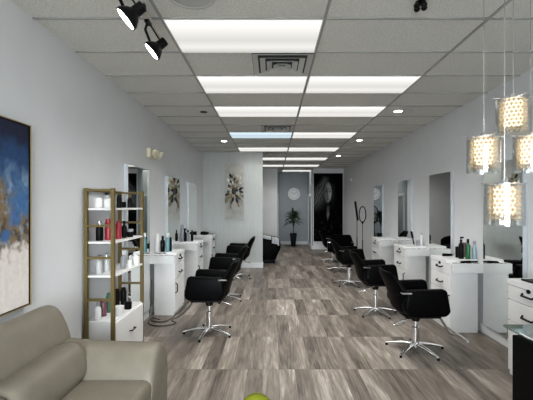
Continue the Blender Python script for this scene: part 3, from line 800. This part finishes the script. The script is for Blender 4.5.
def portrait(u, v):
    # dim monochrome likeness: face lit from the right, long hair, dark clothes
    n1 = fbm(u, v*2.4, 9, 4, 2)
    L = .0012 + .003*max(0, n1)
    # long hair falling to the left
    xc = .40 - .95*max(0, v-.08) ; wd = .10 + .16*sm(.05, .35, v)
    hh = math.exp(-((u-xc)/wd)**2)*sm(.02,.10,v)*sm(.62,.36,v)
    st = .35 + .65*(.5+.5*math.sin((u+.95*v)*70 + 5*fbm(u, v*1.2, 4, 3, 4)))
    L += .12*hh*st
    L += .025*math.exp(-((u-.66)/.07)**2)*sm(.10,.2,v)*sm(.55,.3,v)*st
    # face, turned a little to the left and lit from the front
    fx, fy = (u-.49+.06*(v-.285))/.135, (v-.285)/.165
    r = math.sqrt(fx*fx + fy*fy*(1 if fy < 0 else 1+.1*fx*fx))
    face = sm(1.05, .70, r)
    lit = .13 + .30*sm(-.3, .75, fx)*sm(1.1,.3,abs(fy-.1)) + .12*sm(.2,-.9,fy)*sm(.9,.2,abs(fx))
    for ex in (-.38, .48):
        lit *= 1 - .88*math.exp(-((fx-ex)/.24)**2 - ((fy+.12)/.11)**2)
        lit *= 1 - .70*math.exp(-((fx-ex)/.30)**2 - ((fy+.34)/.06)**2)
    lit *= 1 - .55*math.exp(-((fx+.05)/.10)**2 - ((fy-.10)/.25)**2)
    lit += .14*math.exp(-((fx-.10)/.08)**2 - ((fy-.10)/.26)**2)
    lit *= 1 - .75*math.exp(-((fx-.02)/.20)**2 - ((fy-.36)/.05)**2)
    lit *= 1 - .65*math.exp(-((fx-.03)/.30)**2 - ((fy-.58)/.08)**2)
    L = L*(1-face) + lit*face
    cx, cy = (u-.48)/.085, (v-.60)/.105
    L += .16*sm(1.1, .2, abs(cx)+abs(cy)*.9)*sm(-1.0,.5,cx+.4*cy)
    L += .05*math.exp(-((u-.50)/.05)**2)*sm(.45,.50,v)*sm(.60,.52,v)
    L += .010*sm(.1,.5,n1)*sm(.6,.8,v)
    return (L*.95, L, L*1.02)
t = thing('portrait_picture', 'large dark black and white portrait of a long-haired woman on the end wall', 'portrait', (1.555, YN, .30))
obj('panel', box(BM(), 0, 1.085, -.03, -.002, 0, 2.54), BLACK, t)
painted('print', (0.004, -.032, 2.536), (1.077,0,0), (0,0,-2.532), 110, 240, portrait, paint_mat('portrait_print_ink', .8, .02), t)

AX0, AX1 = at(225, YP), at(244, YP); AZ1 = EYE+(VY-163)*YP/F; AZ0 = EYE-(219.5-VY)*YP/F
t = thing('floral_wall_art', 'tall pale panel with silver, black and gold petals on the tiled partition', 'wall art', ((AX0+AX1)/2, YP, AZ0))
aw, ah = (AX1-AX0)/2, AZ1-AZ0
obj('panel', box(BM(), -aw, aw, -.035, -.002, 0, ah, .003, 1), mottled('art_panel', (.40,.395,.365), (.50,.49,.455), 8, .7, .3, .3), t)
pm = {'silver': mat('petal_silver', (.55,.55,.53), .35, .5), 'black': mat('petal_black', (.02,.018,.016), .4), 'gold': mat('petal_gold', (.34,.28,.18), .4, .5), 'white': mat('petal_white', (.75,.74,.70), .5)}
rnd = random.Random(3)
C0 = Vector((-.01, -.05, ah*.50))
for k in range(70):
    a = rnd.uniform(0, 2*PI); rr = rnd.uniform(.02, .20); ln = rnd.uniform(.07, .20); w = rnd.uniform(.014, .036); a += 0
    d = Vector((math.cos(a), 0, math.sin(a)*2.1)); dn = (d.normalized() + Vector((rnd.uniform(-.5,.5),0,rnd.uniform(-.5,.5)))).normalized(); sd = Vector((-dn.z, 0, dn.x))
    p0 = C0 + d*rr
    out = Vector((0, -rnd.uniform(.005,.04), 0))
    end = p0 + dn*ln
    p0.x = max(-aw+.02, min(aw-.02, p0.x)); end.z = max(.05, min(ah-.05, end.z)); p0.z = max(.05, min(ah-.05, p0.z))
    if abs(end.x) > aw-.005: end.x = math.copysign(aw-.005, end.x)
    b = BM(); rg = []
    for s_, q in ((0,.25),(.3,.9),(.6,1),(.85,.6),(1,.08)):
        p = p0.lerp(end, s_) + out*math.sin(s_*PI*.8)*1.2; rg.append([p+sd*w*q+Vector((0,.006*q,0)), p+Vector((0,-.012*q,0)), p-sd*w*q+Vector((0,.006*q,0)), p+Vector((0,.010*q,0))])
    loft(b, rg); obj('petal', b, pm[rnd.choice(('silver','black','gold','white','silver','black','gold','black'))], t)
b = BM(); ellipsoid(b, C0, (.06,.03,.10)); obj('flower_centre', b, pm['black'], t, True)

# ------------------------------------------------------------------ clock, plant, small wall things
cx, cz = at(294, YB), EYE+(VY-194)*YB/F
t = thing('wall_clock', 'round white wall clock on the back wall above the plant', 'clock', (cx, YB, cz))
def disc(prof_): b = lathe(BM(), prof_, seg=36); xform(b, Matrix.Rotation(PI/2, 4, 'X')); return b
obj('rim', disc([(.255,.001),(.255,.035),(.235,.04),(.225,.02)]), WPLAS, t, True, 30)
obj('dial', disc([(.228,.012),(.228,.022)]), mat('dial_white', (.70,.71,.72), .5), t)
b = BM()
for k in range(12):
    a = k*PI/6; c = Vector((math.sin(a), 0, math.cos(a)))*.185
    q = box(BM(), -.012, .012, -.026, -.022, -.024, .024); bmesh.ops.transform(q, matrix=Matrix.Translation(c) @ Matrix.Rotation(a, 4, 'Y'), verts=q.verts)
    me = bpy.data.meshes.new('tmp'); q.to_mesh(me); q.free(); b.from_mesh(me); bpy.data.meshes.remove(me)
obj('hour_marks', b, GREYP, t)
for a, l, w in ((-1.05,.12,.016),(1.0,.17,.012)):
    b = box(BM(), -w/2, w/2, -.032, -.028, -.02, l); xform(b, Matrix.Rotation(a, 4, 'Y')); obj('hand', b, GREYP, t)

px_, py_ = at(293.3, 15.04), 15.04
t = thing('potted_plant', 'leafy green plant in a tall black planter at the back wall', 'plant', (px_, py_, 0))
b = BM(); rg = [[Vector((x, y, z)) for x, y in sup(w, w, 6, 20)] for z, w in ((0,.085),(.02,.09),(.50,.135),(.52,.135),(.52,.12),(.47,.118))]
loft(b, rg); obj('planter', b, BLACKM, t, True, 40)
obj('soil', box(BM(), -.11, .11, -.11, .11, .44, .475), mat('soil', (.02,.015,.012), .9), t)
b = BM(); tube(b, [(0,0,.47),(.01,0,.8),(-.01,.01,1.05)], [.014,.012,.010], 8); tube(b, [(.01,0,.8),(.08,.02,1.2)], [.009,.006], 6); tube(b, [(0,0,.75),(-.1,-.02,1.2)], [.009,.006], 6)
obj('stem', b, mat('stem_brown', (.05,.035,.025), .8), t, True)
b = BM(); rnd = random.Random(11)
for k in range(95):
    a = rnd.uniform(0, 2*PI); el = rnd.uniform(-.35, 1.35); ln = rnd.uniform(.34, .50)
    o = Vector((rnd.uniform(-.08,.08), rnd.uniform(-.08,.08), rnd.uniform(.95, 1.28)))
    d = Vector((math.cos(a)*math.cos(el), math.sin(a)*math.cos(el), math.sin(el)))
    sd = d.cross(Vector((0,0,1))).normalized(); w = rnd.uniform(.03,.055); up = sd.cross(d)
    rg = []
    for s_, q in ((0,.1),(.3,.55),(.6,1),(.85,.6),(1,.05)):
        p = o + d*ln*s_ - Vector((0,0,.10*s_*s_)); rg.append([p+sd*w*q, p+up*.004*q, p-sd*w*q, p-up*.006*q])
    loft(b, rg)
obj('foliage', b, LEAF, t)

t = thing('emergency_wall_lamp', 'cream emergency light with two lamp heads high on the left wall', 'emergency light', (XL, 5.46, 2.37))
obj('housing', box(BM(), 0, .06, -.13, .13, -.07, .07, .01), CREAM, t)
for y, dy in ((-.07,-.05),(.09,.10)):
    b = lathe(BM(), [(.02,-.05),(.05,-.03),(.062,.02),(.058,.03)], seg=18)
    xform(b, Matrix.Translation((.115, y+dy*.3, .0)) @ Vector((.75, dy*4, -.35)).normalized().to_track_quat('Z','Y').to_matrix().to_4x4())
    h = obj('lamp_head', b, CREAM, t, True)
    b = BM(); tube(b, [(.05, y*.6, .02), (.10, y+dy*.2, .01)], .016, 8); obj('swivel', b, CREAM, h)
zs = EYE+(VY-181)*12.9/F
t = thing('wall_sensor', 'small white sensor high on the right wall near the portrait', 'sensor', (XR, 12.6, zs))
obj('case', box(BM(), -.03, 0, -.06, .06, -.05, .05, .008), WPLAS, t, True)
obj('lens', lathe(BM(), [(.018,-.008),(.018,.008)], (-.03,0,0), 12), GREYP, t, True)

# ring light and stand
def tripod(t, h, m=BLACKM):
    obj('pole', tube(BM(), [(0,0,.12),(0,0,h*.6),(0,0,h*.6+.001),(0,0,h)], [.014,.014,.009,.009], 10), m, t)
    for k in range(3):
        a = k*2*PI/3+.4; obj('leg', tube(BM(), [(0,0,.42),(math.cos(a)*.18, math.sin(a)*.18, .012)], .009, 8), m, t)
Yr = 10.15
t = thing('ring_light', 'black ring light on a tripod stand by the right wall', 'ring light', (at(362.5, Yr), Yr, 0), .25)
tripod(t, 1.16)
b = BM(); bmesh.ops.create_circle(b, segments=4, radius=.001); b.clear()
n1, n2 = 36, 10; rg = []
for i in range(n1+1):
    a = 2*PI*i/n1; c = Vector((math.cos(a)*.10, 0, 1.385+math.sin(a)*.215)); d = Vector((math.cos(a), 0, math.sin(a)))
    rg.append([c + d*.014*math.cos(2*PI*k/n2) + Vector((0,.016,0))*math.sin(2*PI*k/n2) for k in range(n2)])
loft(b, rg, True, False); bmesh.ops.remove_doubles(b, verts=b.verts, dist=1e-5); obj('ring', b, BLACKM, t, True)
obj('bracket', box(BM(), -.02, .02, -.02, .02, 1.13, 1.20, .004), BLACKM, t)
t = thing('lamp_stand', 'black slim stand with an upright bar head left of the ring light', 'stand', (at(357, 10.0), 10.0, 0))
tripod(t, 1.30)
b = BM(); tube(b, [(.02,0,1.22),(-.05,0,1.74)], .030, 10); obj('bar_head', b, BLACKM, t, True)

# shampoo chair behind the partition with towels
t = thing('shampoo_chair', 'bulky black shampoo chair beyond the tiled partition', 'shampoo chair', (-.12, 10.75, 0))
obj('base', box(BM(), -.30, .20, -.24, .24, 0, .14, .02), BLACKM, t, True)
obj('seat', prism(BM(), [(-.32,.12),(.22,.12),(.36,.40),(.34,.50),(-.30,.44)], 'y', -.27, .27, .04, 3), BLACKL, t, True)
obj('backrest', prism(BM(), [(-.36,.40),(-.18,.42),(-.14,.86),(-.34,.86)], 'y', -.25, .25, .04, 3), BLACKL, t, True)
for s in (-1, 1):
    a, c = sorted((s*.26, s*.36))
    obj('armrest', prism(BM(), [(-.36,.10),(.22,.10),(.36,.44),(.36,.62),(.26,.70),(-.20,.79),(-.36,.84)], 'y', a, c, .035, 3), BLACKL, t, True)
def towel(x0, x1, drop, label):
    arm = [(-.36,.84),(-.20,.79),(.26,.70),(.36,.62)]
    def top(x):
        x += .12
        for (a0, z0), (a1, z1) in zip(arm, arm[1:]):
            if a0 <= x <= a1: return z0+(z1-z0)*(x-a0)/(a1-a0)
        return arm[-1][1]
    b = BM(); rg = []; n = 10
    for i in range(n+1):
        x = x0+(x1-x0)*i/n; z = top(x)+.008; q = .006*math.sin(7*i)
        inner = [(10.50,z-.04),(10.495,z),(10.44,z+.004),(10.385,z-.012),(10.376+q,z-.05),(10.374+q,z-drop)]
        outer = [(10.362+q,z-drop),(10.362+q,z-.05),(10.372,z+.006),(10.44,z+.022),(10.51,z+.014),(10.515,z-.04)]
        rg.append([Vector((x+.01*(p[1]-z), *p)) for p in inner+outer])
    loft(b, rg); return tag(obj('towel', b, CLOTH, None, True, 70), label, 'towel', 'towels on the shampoo chair')
towel(-.34, -.02, .07, 'upper pale grey towel draped on the black shampoo chair')
towel(.0, .20, .16, 'lower pale grey towel draped on the black shampoo chair')

# lime stool at the bottom edge
t = thing('pouf', 'lime green round-topped pouf at the bottom edge of the picture', 'pouf', (at(256.5, 1.95), 1.95, 0))
obj('seat', lathe(BM(), [(.09,.30),(.105,.34),(.112,.42),(.104,.50),(.088,.560),(.050,.600),(.014,.612)], seg=28), LIME, t, True)
obj('base', lathe(BM(), [(.13,0),(.13,.02),(.09,.05),(.085,.31)], seg=28), LIME, t, True)

# ------------------------------------------------------------------ world, light, camera
w = bpy.data.worlds.new('Sky'); S.world = w; w.use_nodes = True
bg = w.node_tree.nodes['Background']; bg.inputs['Color'].default_value = (.93,.96,1.0,1); bg.inputs['Strength'].default_value = 17.0
pl = bpy.data.lights.new('daylight_portal', 'AREA'); pl.shape = 'RECTANGLE'; pl.size = 2.2; pl.size_y = 2.65; pl.cycles.is_portal = True
po = link(bpy.data.objects.new('daylight_portal', pl)); po.location = (-.2, YF-.12, 1.30); po.rotation_euler = (PI/2, 0, 0)
cam = bpy.data.cameras.new('camera'); cam.sensor_width = 36; cam.lens = 36*F/533; cam.shift_x = -(VX-266.5)/533; cam.shift_y = (VY-200)/533
cam.clip_start = .05
co = link(bpy.data.objects.new('camera', cam)); co.location = (0, 0, EYE); co.rotation_euler = (PI/2, 0, 0)
S.camera = co
vs = S.view_settings; vs.view_transform = 'Standard'; vs.look = 'None'; vs.exposure = 1.38; vs.gamma = 1.0; vs.use_curve_mapping = False
c = S.cycles
c.use_denoising = True; c.max_bounces = 10; c.diffuse_bounces = 5; c.glossy_bounces = 5; c.transparent_max_bounces = 16
c.sample_clamp_indirect = 6; c.caustics_reflective = False; c.caustics_refractive = False
